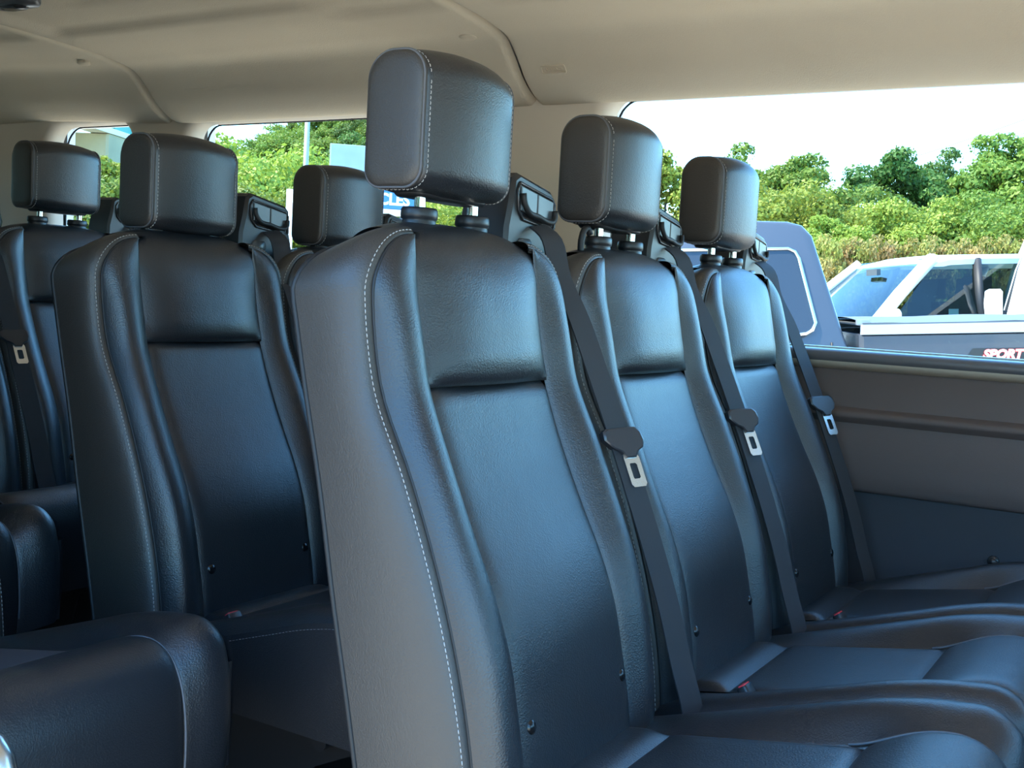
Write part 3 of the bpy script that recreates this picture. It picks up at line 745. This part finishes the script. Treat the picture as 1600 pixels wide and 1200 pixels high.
# --- pickup truck: local x forward, y left (its left side towards us when it heads -x)
def build_truck():
    t = empty('pickup_truck'); 
    hw = lambda z: .99 if z < 1.30 else .99 - (z - 1.30) * .36
    shell(t, 'cab', [(-1.10, .55), (1.35, .55), (1.38, 1.20), (1.25, 1.27), (.62, 1.86), (.35, 1.95), (-.50, 1.968), (-.76, 1.950), (-.84, 1.925), (-.895, 1.86), (-1.05, 1.28), (-1.10, 1.15)], hw, 'truck_paint', bevel=.03)
    m = MB(); m.prism([(1.30, .50), (3.05, .50), (3.10, .95), (2.95, 1.15), (1.30, 1.25)], 1, -.97, .97, .04); m.build('hood', 'truck_paint', t, sharp=35)
    # bed with rail cap and cover
    m = MB(); m.prism([(-2.92, .55), (-1.13, .55), (-1.13, 1.290), (-2.92, 1.290)], 1, -.985, .985, .02); bed = m.build('cargo_bed', 'truck_paint', t, sharp=35)
    for s in (1, -1):
        m = MB(); m.prism([(-2.93, 1.290), (-1.14, 1.290), (-1.14, 1.345), (-2.93, 1.345)], 1, s * .985 - .05, s * .985 + .006, .005); m.build('bed_rail', 'bed_rail', bed, sharp=35)
    m = MB(); P = []
    for x in np.linspace(-2.90, -1.15, 12):
        P.append([(x, y, 1.352 + .025 * (1 - (y / .98)**2) + .004 * math.sin(x * 9)) for y in np.linspace(-.98, .98, 12)])
    m.grid(P); m.box((-2.90, -.985, 1.338), (-1.15, .985, 1.353)); m.build('bed_cover', 'bed_cover', bed, sharp=30)
    m = MB(); m.box((-1.19, .90, 1.345), (-1.12, .96, 1.375)); m.build('cover_clamp', 'galvanised', bed, smooth=False)
    # side glass with chrome trim; both sides
    for s in (1, -1):
        def yo(z): return s * (hw(z) * 1.0 + .004)
        for poly in ([(-.84, 1.30), (-.875, 1.32), (-.893, 1.36), (-.815, 1.73), (-.795, 1.77), (-.755, 1.79), (-.05, 1.80), (-.02, 1.30), (-.70, 1.29)], [(.04, 1.30), (.04, 1.76), (.30, 1.75), (.52, 1.66), (.92, 1.30)]):
            m = MB(); loop = [(x, yo(z), z) for x, z in poly]; b0 = 0
            m.add(loop + [(x, y - s * .02, z) for x, y, z in loop], [tuple(range(len(loop))) if s < 0 else tuple(range(len(loop)))[::-1]])
            w = m.build('side_window', 'dark_glass_solid', t, smooth=False)
            m = MB(); m.tube([(x, y + s * .004, z) for x, y, z in loop], .011, 6, closed=True); m.build('window_trim', 'chrome', w)
        for x in (-.01, -.93):
            m = MB(); m.tube([(x - .05, s * (hw(1.25) + .001), 1.25), (x - .06, s * (hw(.7) + .001), .7)], .006, 5); m.build('door_seam', 'rubber', t)
        for x in (-2.05, 2.15): wheel(t, x, s * .72, .41, .27, s)
    m = MB(); m.add([(1.26, -.80, 1.29), (1.26, .80, 1.29), (.66, .70, 1.79), (.66, -.70, 1.79)], [(0, 1, 2, 3)]); m.build('windscreen', 'dark_glass_solid', t, smooth=False)
    # decal
    m = MB(); m.add([(-1.73, .987, 1.205), (-2.24, .987, 1.205), (-2.24, .987, 1.06), (-1.64, .987, 1.06)], [(0, 1, 2, 3)]); m.build('decal_stripe', 'decal_black', bed, smooth=False)
    return t
mat('dark_glass_solid', (.025, .033, .045), .08, spec=.45)
truck = build_truck()
tag(truck, 'dark blue-grey pickup truck with a covered bed, parked beside the van window', 'truck')
th_ = math.radians(180 + 22); tf = Vector((math.cos(th_), math.sin(th_))); tl = Vector((-tf.y, tf.x))
tq = Vector((-.87, 5.0)) + tf * 1.11 - tl * .985
on_lot(truck, tq.x, tq.y, th_)
bed = sub(truck, 'cargo_bed')[0]
def lay_text(body, size, m, x, y, z, ext=.002, bold=0.0, shear=0.0):
    o = text_obj('decal_lettering', body, size, m, bed, (x, y, z), (math.pi / 2, 0, math.pi), ext, bold=bold, shear=shear); return o
lay_text('SPORT', .068, 'decal_red', -1.885, .990, 1.168, .001, bold=.006, shear=.25)
lay_text('SPORT', .068, 'decal_white', -1.885, .992, 1.169, .001, bold=.003, shear=.25)

def build_suv():
    t = empty('white_car')
    hw = lambda z: .98 if z < 1.05 else .98 - (z - 1.05) * .42
    shell(t, 'lower_body', [(-2.4, .35), (2.5, .35), (2.55, .75), (2.42, .98), (1.10, 1.12), (-2.35, 1.14), (-2.45, .8)], lambda z: .98, 'white_paint', bevel=.03)
    # roof, with pillars as tapering bars
    m = MB(); P = []
    for x in np.linspace(-2.25, .42, 14):
        zr = 1.80 - .05 * max(0, (x - .1) / .32)**2 - .05 * max(0, (-1.2 - x) / 1.05)**2
        P.append([(x, y, zr - .055 * (abs(y) / .70)**4) for y in np.linspace(-.71, .71, 15)])
    m.grid(P); m.grid([[(x, y, z - .05) for x, y, z in r] for r in P]); 
    for r in (P[0], P[-1]): m.grid([r, [(x, y, z - .05) for x, y, z in r]])
    for j in (0, -1): m.grid([[r[j] for r in P], [(r[j][0], r[j][1], r[j][2] - .05) for r in P]])
    m.build('roof', 'white_paint', t, sharp=40)
    for s in (1, -1):
        for nm, a, b, w in (('front_pillar', (1.12, s * .89, 1.10), (.36, s * .67, 1.755), .075), ('middle_pillar', (.02, s * .93, 1.12), (-.08, s * .69, 1.73), .05), ('rear_pillar', (-1.05, s * .93, 1.12), (-1.10, s * .69, 1.73), .06), ('tail_pillar', (-2.25, s * .92, 1.12), (-2.1, s * .69, 1.72), .10)):
            m = MB(); m.tube([a, tuple((np.array(a) + np.array(b)) / 2 + np.array([.02, s * .02, .01])), b], w, 8, sx=.7); m.build(nm, 'white_paint' if nm != 'middle_pillar' else 'car_dark', t)
        m = MB(); m.add([(.98, s * .945, 1.12), (-2.2, s * .945, 1.12), (-2.05, s * .70, 1.72), (.34, s * .69, 1.72)], [(0, 1, 2, 3)]); m.build('side_window', 'car_glass', t, smooth=False)
        m = MB(); m.grid([[(1.0 + x * k, s * (1.05 + h), 1.20 + z * k) for x, z in rrect(-.07, .07, -.10, .10, .035, 4)] for k, h in ((.8, -.06), (1, -.04), (1, .05), (.85, .08), (.02, .09))], close_v=True); mm_ = m.build('side_mirror', 'white_paint', t)
        m = MB(); m.tube([(.98, s * .92, 1.11), (1.0, s * 1.03, 1.13)], .025, 6); m.build('mirror_arm', 'car_dark', mm_)
        for x in (-1.45, 1.55): wheel(t, x, s * .70, .40, .27, s)
    P = [[(1.10 - .74 * v + .10 * (1 - (y / .85)**2) * (1 - v), y * (1 - .25 * v), 1.11 + .65 * v) for y in np.linspace(-.86, .86, 9)] for v in np.linspace(0, 1, 6)]
    grid_obj('windscreen', P, 'car_glass', t)
    m = MB(); m.box((.50, -.84, .9), (1.08, .84, 1.145)); m.build('dashboard', 'car_dark', t, smooth=False)
    m = MB(); m.box((-2.2, -.88, .9), (.50, .88, 1.142)); m.build('cabin_floor', 'car_dark', t, smooth=False)
    for s in (1, -1):
        m = MB(); m.grid([[(-.12 - .10 * v, s * .38 + y * k, .95 + .62 * v) for y, k in zip(np.linspace(-.22, .22, 7), [1] * 7)] for v in np.linspace(0, 1, 5)]); m.box((-.35, s * .38 - .22, .9), (-.14, s * .38 + .22, 1.35)); m.box((-.36, s * .38 - .13, 1.38), (-.22, s * .38 + .13, 1.58)); m.build('car_seat', 'car_dark', t, sharp=40)
    m = MB(); m.tube([(.62 + .17 * .35 * math.cos(a), .38 + .17 * math.sin(a), 1.13 + .17 * math.cos(a)) for a in np.linspace(0, 2 * math.pi, 25)[:-1]], .018, 6, closed=True); m.build('steering_wheel', 'car_dark', t)
    m = MB(); m.box((.56, -.10, 1.62), (.60, .10, 1.68)); m.build('rear_view_mirror', 'plate_grey', t, smooth=False)
    m = MB(); m.box((-.06, .28, 1.18), (-.055, .44, 1.28)); m.build('price_sheet', 'paper', t, smooth=False)
    return t
suv = build_suv(); tag(suv, 'white car with a wide windscreen, parked behind the pickup bed', 'car')
hd_ = math.radians(-137); f0 = Vector((math.cos(hd_), math.sin(hd_))); l0 = Vector((-f0.y, f0.x))
pp = at_y(1478, 428, 10.4); q = Vector((pp.x, pp.y)) - f0 * .39 - l0 * .72
on_lot(suv, q.x, q.y, hd_); suv.matrix_world = suv.matrix_world @ Matrix.Scale(1.08, 4)
suv2 = copy_tree(suv); tag(suv2, 'white car at the right edge showing only its front pillar and door mirror', 'car')
hd2 = math.radians(-82); f2 = Vector((math.cos(hd2), math.sin(hd2))); l2 = Vector((-f2.y, f2.x))
pp = at_y(1605, 500, 9.0); q = Vector((pp.x, pp.y)) - f2 * 1.12 * .65 + l2 * .89
on_lot(suv2, q.x, q.y, hd2); suv2.matrix_world = suv2.matrix_world @ Matrix.Diagonal((.65, 1.0, 1.2, 1))

# ------------------------------------------------------------------ outside: trees
def crown_mesh(name, seed, h, r, nclump, nleaf, leaf, conic=0.0):
    R = np.random.RandomState(seed); V = []; 
    for c in range(nclump):
        th = R.uniform(0, 2 * math.pi); u = R.uniform(-1, 1); rad = R.uniform(.45, 1) ** .6
        zz = u * rad; rr = math.sqrt(max(0, 1 - u * u)) * rad
        wid = 1 - conic * max(0, (zz + .3))
        cen = np.array([math.cos(th) * rr * r * wid, math.sin(th) * rr * r * wid, h * .58 + zz * h * .42])
        cr = R.uniform(.16, .30) * r
        d = R.normal(size=(nleaf, 3)); d /= np.linalg.norm(d, axis=1)[:, None]
        d[:, 2] = np.abs(d[:, 2]) * R.choice([1, 1, 1, -1], nleaf)
        p = cen + d * cr * R.uniform(.55, 1.05, (nleaf, 1)) * np.array([1, 1, .8])
        nrm = d + R.normal(size=(nleaf, 3)) * .55; nrm /= np.linalg.norm(nrm, axis=1)[:, None]
        a = np.cross(nrm, R.normal(size=(nleaf, 3))); a /= np.linalg.norm(a, axis=1)[:, None]; b = np.cross(nrm, a)
        s = leaf * R.uniform(.6, 1.3, (nleaf, 1))
        V.append(np.stack([p + a * s, p + b * s * .55, p - a * s * .8 - nrm * s * .25, p - b * s * .55], 1).reshape(-1, 3))
    V = np.concatenate(V); n = len(V) // 4
    me = bpy.data.meshes.new(name); me.vertices.add(len(V)); me.vertices.foreach_set('co', V.ravel())
    me.loops.add(4 * n); me.loops.foreach_set('vertex_index', np.arange(4 * n)); me.polygons.add(n); me.polygons.foreach_set('loop_start', np.arange(n) * 4); me.polygons.foreach_set('loop_total', np.full(n, 4)); me.update(); me.validate()
    return me
CROWNS = {}
for nm, sd, h, r, nc, nl, lf, cn in (('round', 1, 10, 3.6, 76, 420, .13, .1), ('tall', 2, 12, 3.0, 76, 420, .13, .35), ('wide', 3, 8, 4.4, 84, 420, .12, 0), ('bush', 4, 3, 1.7, 40, 220, .075, 0)):
    CROWNS[nm] = crown_mesh('foliage_' + nm, sd, h, r, nc, nl, lf, cn)
TH = {'round': 10, 'tall': 12, 'wide': 8, 'bush': 3}
def trunk_mesh(h):
    m = MB(); m.tube([(0, 0, -1), (.05, .02, h * .2), (-.03, .05, h * .45), (.04, 0, h * .75)], [.22, .18, .13, .05], 8)
    for k in range(5):
        a = k * 1.3; m.tube([(0, 0, h * (.3 + .07 * k)), (math.cos(a) * h * .08, math.sin(a) * h * .08, h * (.42 + .07 * k)), (math.cos(a) * h * .16, math.sin(a) * h * .16, h * (.5 + .07 * k))], [.07, .05, .02], 6)
    me = bpy.data.meshes.new('trunk'); me.from_pydata(m.v, [], m.f); me.materials.append(MATS['bark']); return me
TRUNKS = {k: trunk_mesh(v) for k, v in TH.items()}
CM = {}
def tree(kind, leafm, loc, height, label, group, name='tree', cat='tree', rz=None, wide=1.0):
    root = empty(name, loc, rng.uniform(0, 6.28) if rz is None else rz); s = height / TH[kind]; root.scale = (s * wide, s * wide, s)
    key = (kind, leafm)
    if key not in CM:
        me = CROWNS[kind] if not CROWNS[kind].materials else CROWNS[kind].copy()
        me.materials.clear(); me.materials.append(MATS[leafm]); CM[key] = me
    c = bpy.data.objects.new('foliage', CM[key]); COL.objects.link(c); c.parent = root
    t = bpy.data.objects.new('trunk', TRUNKS[kind]); COL.objects.link(t); t.parent = root
    tag(root, label, cat, group); return root
def tree_px(kind, leafm, px, top, depth, label, group, **k):
    p = at_depth(px, top, depth); g = ground_z(p.x, p.y)
    return tree(kind, leafm, (p.x, p.y, g), (p.z - g) / 1.0, label, group, **k)
GR = 'trees behind the parked cars'
for kind, lf, px, top, dep, lab in (
    ('round', 'leaf_bright', 1045, 240, 38, 'bright green tree seen between the two farther front-row headrests'),
    ('tall', 'leaf_mid', 1150, 232, 44, 'mid green tree just right of the last front-row headrest'),
    ('round', 'leaf_mid', 1235, 240, 46, 'loose-crowned green tree, left of the sky gap in the large window'),
    ('wide', 'leaf_bright', 1215, 292, 36, 'yellow-green tree in front, above the pickup cab'),
    ('wide', 'leaf_mid', 1325, 300, 40, 'low green tree filling the sky gap in the large window'),
    ('round', 'leaf_deep', 1405, 236, 44, 'tall dark green tree right of the sky gap'),
    ('tall', 'leaf_deep', 1478, 240, 47, 'tall dark green tree, second from the right edge of the skyline'),
    ('tall', 'leaf_mid', 1540, 218, 43, 'tall mid green tree near the right edge, highest of the skyline'),
    ('round', 'leaf_mid', 1612, 208, 42, 'mid green tree cut by the right edge'),
    ('wide', 'leaf_bright', 1440, 318, 35, 'broad yellow-green tree above the white car roof'),
    ('wide', 'leaf_mid', 1570, 312, 34, 'broad yellow-green tree by the right edge, in front of the tall ones'),
    ('round', 'leaf_bright', 1310, 338, 31, 'small vivid green tree above the gap between the parked vehicles'),
    ('wide', 'leaf_deep', 1370, 330, 42, 'dark green understorey tree behind the vivid small one'),
    ('wide', 'leaf_deep', 1520, 300, 46, 'dark green understorey tree between the tall right-hand trees')):
    tree_px(kind, lf, px, top, dep, lab, GR)
for k in range(13):
    px = 1285 + k * 28
    p = at_depth(px, 384 + (k * 7) % 10, 24); g = ground_z(p.x, p.y)
    tree('bush', 'leaf_hedge', (p.x, p.y, g), p.z - g, 'reddish-tipped hedge shrub in the row above the white car', 'hedge behind the cars', name='shrub', cat='shrub', wide=.55)
GL = 'trees beyond the middle window'
for kind, lf, px, top, dep, lab in (
    ('round', 'leaf_bright', 330, 218, 42, 'pale green tree at the left end of the middle window'),
    ('wide', 'leaf_bright', 390, 234, 38, 'broad yellow-green tree in the middle window left of the pole'),
    ('round', 'leaf_bright', 440, 240, 44, 'yellow-green tree just left of the grey pole'),
    ('wide', 'leaf_bright', 500, 262, 48, 'yellow-green tree just right of the grey pole'),
    ('wide', 'leaf_bright', 570, 270, 52, 'yellow-green tree behind the dealer sign'),
    ('wide', 'leaf_mid', 420, 300, 28, 'lower green tree behind the white post'),
    ('wide', 'leaf_bright', 350, 290, 30, 'lower yellow-green tree behind the second-row headrest'),
    ('wide', 'leaf_bright', 690, 315, 36, 'yellow-green tree seen under the nearest headrest'),
    ('round', 'leaf_bright', 200, 250, 26, 'leafy green tree before the bridge pier in the small rear window'),
    ('wide', 'leaf_mid', 165, 285, 22, 'green bush-like tree low in the small rear window')):
    tree_px(kind, lf, px, top, dep, lab, GL)
# unseen tree line added behind the camera to darken reflections on seat sides
for k in range(11):
    x = -36 + k * 4.6; y = -21 - (k * 5 % 3)
    tree(['wide', 'round'][k % 2], ['leaf_deep', 'leaf_mid'][k % 2], (x, y, ground_z(x, y)), 7.0 + (k * 3 % 4) * .5, 'unseen green tree behind the camera, added to darken seat-side reflections', 'added trees behind the camera')
# wooded hill right of the pole
hc = at_depth(720, 330, 120); hg = ground_z(hc.x, hc.y); m = MB(); P = []
for u in np.linspace(0, 1, 14):
    P.append([(hc.x + 36 * u * math.cos(a), hc.y + 36 * u * math.sin(a), hg - 2 + 24 * math.cos(u * math.pi / 2)**1.3) for a in np.linspace(0, 2 * math.pi, 33)[:-1]])
m.grid(P, close_v=True); struct(m.build('hill', 'hill_soil'))['label'] = 'green wooded hill beyond the lot'
R = np.random.RandomState(11)
for k in range(96):
    px = 425 + R.uniform(0, 1) * 420; d = R.uniform(88, 121)
    p0 = at_depth(px, 300, d); dx, dy = p0.x - hc.x, p0.y - hc.y; u = math.hypot(dx, dy) / 36
    if u > .98: continue
    z = hg - 2 + 24 * math.cos(u * math.pi / 2)**1.3
    tree(['round', 'wide'][k % 2], ['leaf_mid', 'leaf_deep', 'leaf_mid'][k % 3], (p0.x, p0.y, z - .5), R.uniform(6, 8.5), 'green tree on the wooded hillside behind the sign', 'trees on the hillside')

# ------------------------------------------------------------------ outside: sign, poles, bridge, wires
def face_cam(o, p, yaw=0.0):
    v = Vector((CAM.x - p.x, CAM.y - p.y, 0)).normalized(); a = math.atan2(v.y, v.x) + yaw
    o.location = p; o.rotation_euler = (0, 0, a + math.pi / 2)       # local -y looks towards the camera side
p = at_depth(582, 284, 29); g = ground_z(p.x, p.y)
sg = empty('roadside_sign'); face_cam(sg, Vector((p.x, p.y, g)), 0.06); SS = 29 / 40; sg.scale = (SS, SS, SS); tag(sg, 'blue and white roadside sign board reading VEHICLES, beyond the middle window', 'sign')
zt = (p.z - g) / SS
m = MB(); m.prism([(-1.53, zt + .02), (1.53, zt + .02), (1.53, zt + 1.22), (-1.53, zt + 1.22)], 1, -.12, .12, .03); m.build('blank_panel', 'sign_grey', sg, sharp=30)
m = MB(); m.prism([(-1.53, zt - .92), (1.53, zt - .92), (1.53, zt - .0), (-1.53, zt - .0)], 1, -.12, .12, .02); bp_ = m.build('name_panel', 'sign_blue', sg, sharp=30)
m = MB(); m.prism([(-1.53, zt - 1.16), (1.53, zt - 1.16), (1.53, zt - .93), (-1.53, zt - .93)], 1, -.12, .12, .02); m.build('lower_band', 'sign_white', sg, sharp=30)
for x in (-1.1, 1.1):
    m = MB(); m.tube([(x, 0, -.5), (x, 0, zt - 1.1)], .09, 10); m.build('sign_post', 'galvanised', sg)
text_obj('sign_lettering', 'VEHICLES', .56, 'sign_white', bp_, (1.34, -.125, zt - .60), (math.pi / 2, 0, 0), .01, align='RIGHT', bold=.022, sx=.92)
text_obj('sign_lettering', 'O', .44, 'sign_white', bp_, (.10, -.125, zt - .16), (math.pi / 2, 0, 0), .01, bold=.022)

p = at_depth(475, 330, 34); g = ground_z(p.x, p.y)
po = empty('lamp_pole', (p.x, p.y, g)); tag(po, 'tall grey light pole standing in the middle window', 'pole')
m = MB(); m.tube([(0, 0, -.3), (0, 0, 4), (0, 0, 9.5)], [.10, .085, .075], 12); m.build('shaft', 'galvanised', po)
m = MB(); m.tube([(0, 0, 9.3), (.5, 0, 9.6), (1.2, 0, 9.65)], .04, 8); m.build('lamp_arm', 'galvanised', po)
m = MB(); m.box((1.1, -.14, 9.58), (1.75, .14, 9.70)); m.build('lamp_head', 'galvanised', po, smooth=False)
p = at_depth(452, 340, 22); g = ground_z(p.x, p.y); zt = at_depth(455, 296, 22).z - g
po = empty('sign_post', (p.x, p.y, g)); tag(po, 'short white post with a small white bracket, right of the second-row belt guide', 'post')
m = MB(); m.box((-.05, -.05, -.3), (.05, .05, zt)); m.build('post', 'sign_white', po, smooth=False)
m = MB(); m.prism([(.05, zt - .16), (.22, zt - .02), (.24, zt - .20), (.05, zt - .28)], 1, -.03, .03); m.build('bracket', 'sign_white', po, smooth=False)

# bridge: girder running away to the right, pier with cap
A = at_depth(70, 186, 33); B = at_depth(330, 252, 46)
br = empty('road_bridge', (A.x, A.y, ground_z(A.x, A.y))); tag(br, 'concrete road bridge with a teal girder, seen through the small rear window', 'bridge')
d = Vector((B.x - A.x, B.y - A.y, 0)); Lb = d.length; br.rotation_euler = (0, 0, math.atan2(d.y, d.x)); z0 = (A.z + B.z) / 2 - br.location.z
m = MB(); m.box((-9, -.35, z0 - .09), (Lb * .70, .35, z0 + .09)); m.build('bottom_flange', 'sunlit_cream', br, smooth=False)  # sunlight on the flange is put into its pale colour
m = MB(); m.box((-9, -.04, z0 + .09), (Lb * .70, .04, z0 + 1.5)); 
for k in range(-4, 6): m.box((k * 2.0 - .02, -.25, z0 + .09), (k * 2.0 + .02, .25, z0 + 1.5))
m.build('girder_web', 'teal_steel', br, smooth=False)
m = MB(); m.box((-9, -.9, z0 + 1.5), (Lb * .70, 9, z0 + 2.6)); m.build('deck', 'concrete', br, smooth=False)
m = MB(); m.prism([(-.3, z0 - 1.6), (.2, z0 - 2.0), (9, z0 - 2.0), (9, z0 - .1), (-.3, z0 - .1)], 0, 3.4, 6.2, .06); m.build('pier_cap', 'concrete', br, sharp=30)
for y in (1.2, 6.5):
    m = MB(); m.prism([(y - .8, -2), (y + .8, -2), (y + .8, z0 - 2), (y - .8, z0 - 2)], 0, 4.0, 5.6, .06); m.build('pier_column', 'concrete', br, sharp=30)
m = MB(); m.prism([(-9, -2), (-.5, -2), (-.5, z0 - 1.2), (-2, z0 - .3), (-9, z0 - .3)], 1, 3.0, 8.5, .05); m.build('abutment', 'concrete', br, sharp=30)

for k, (a, b, dd) in enumerate((((1255, 275), (1640, 168), 60), ((1255, 290), (1640, 190), 60))):
    p, q = at_depth(*a, dd), at_depth(*b, dd); p = p + (p - q) * 1.5; q = q + (q - p) * .35
    m = MB(); m.tube([p.lerp(q, t) - Vector((0, 0, 2.0 * math.sin(math.pi * t))) + Vector((0, 0, 1.3)) for t in np.linspace(0, 1, 24)], .018, 5)
    tag(m.build('power_line', 'wire'), ['upper', 'lower'][k] + ' thin power line crossing the white sky above the trees', 'power line')
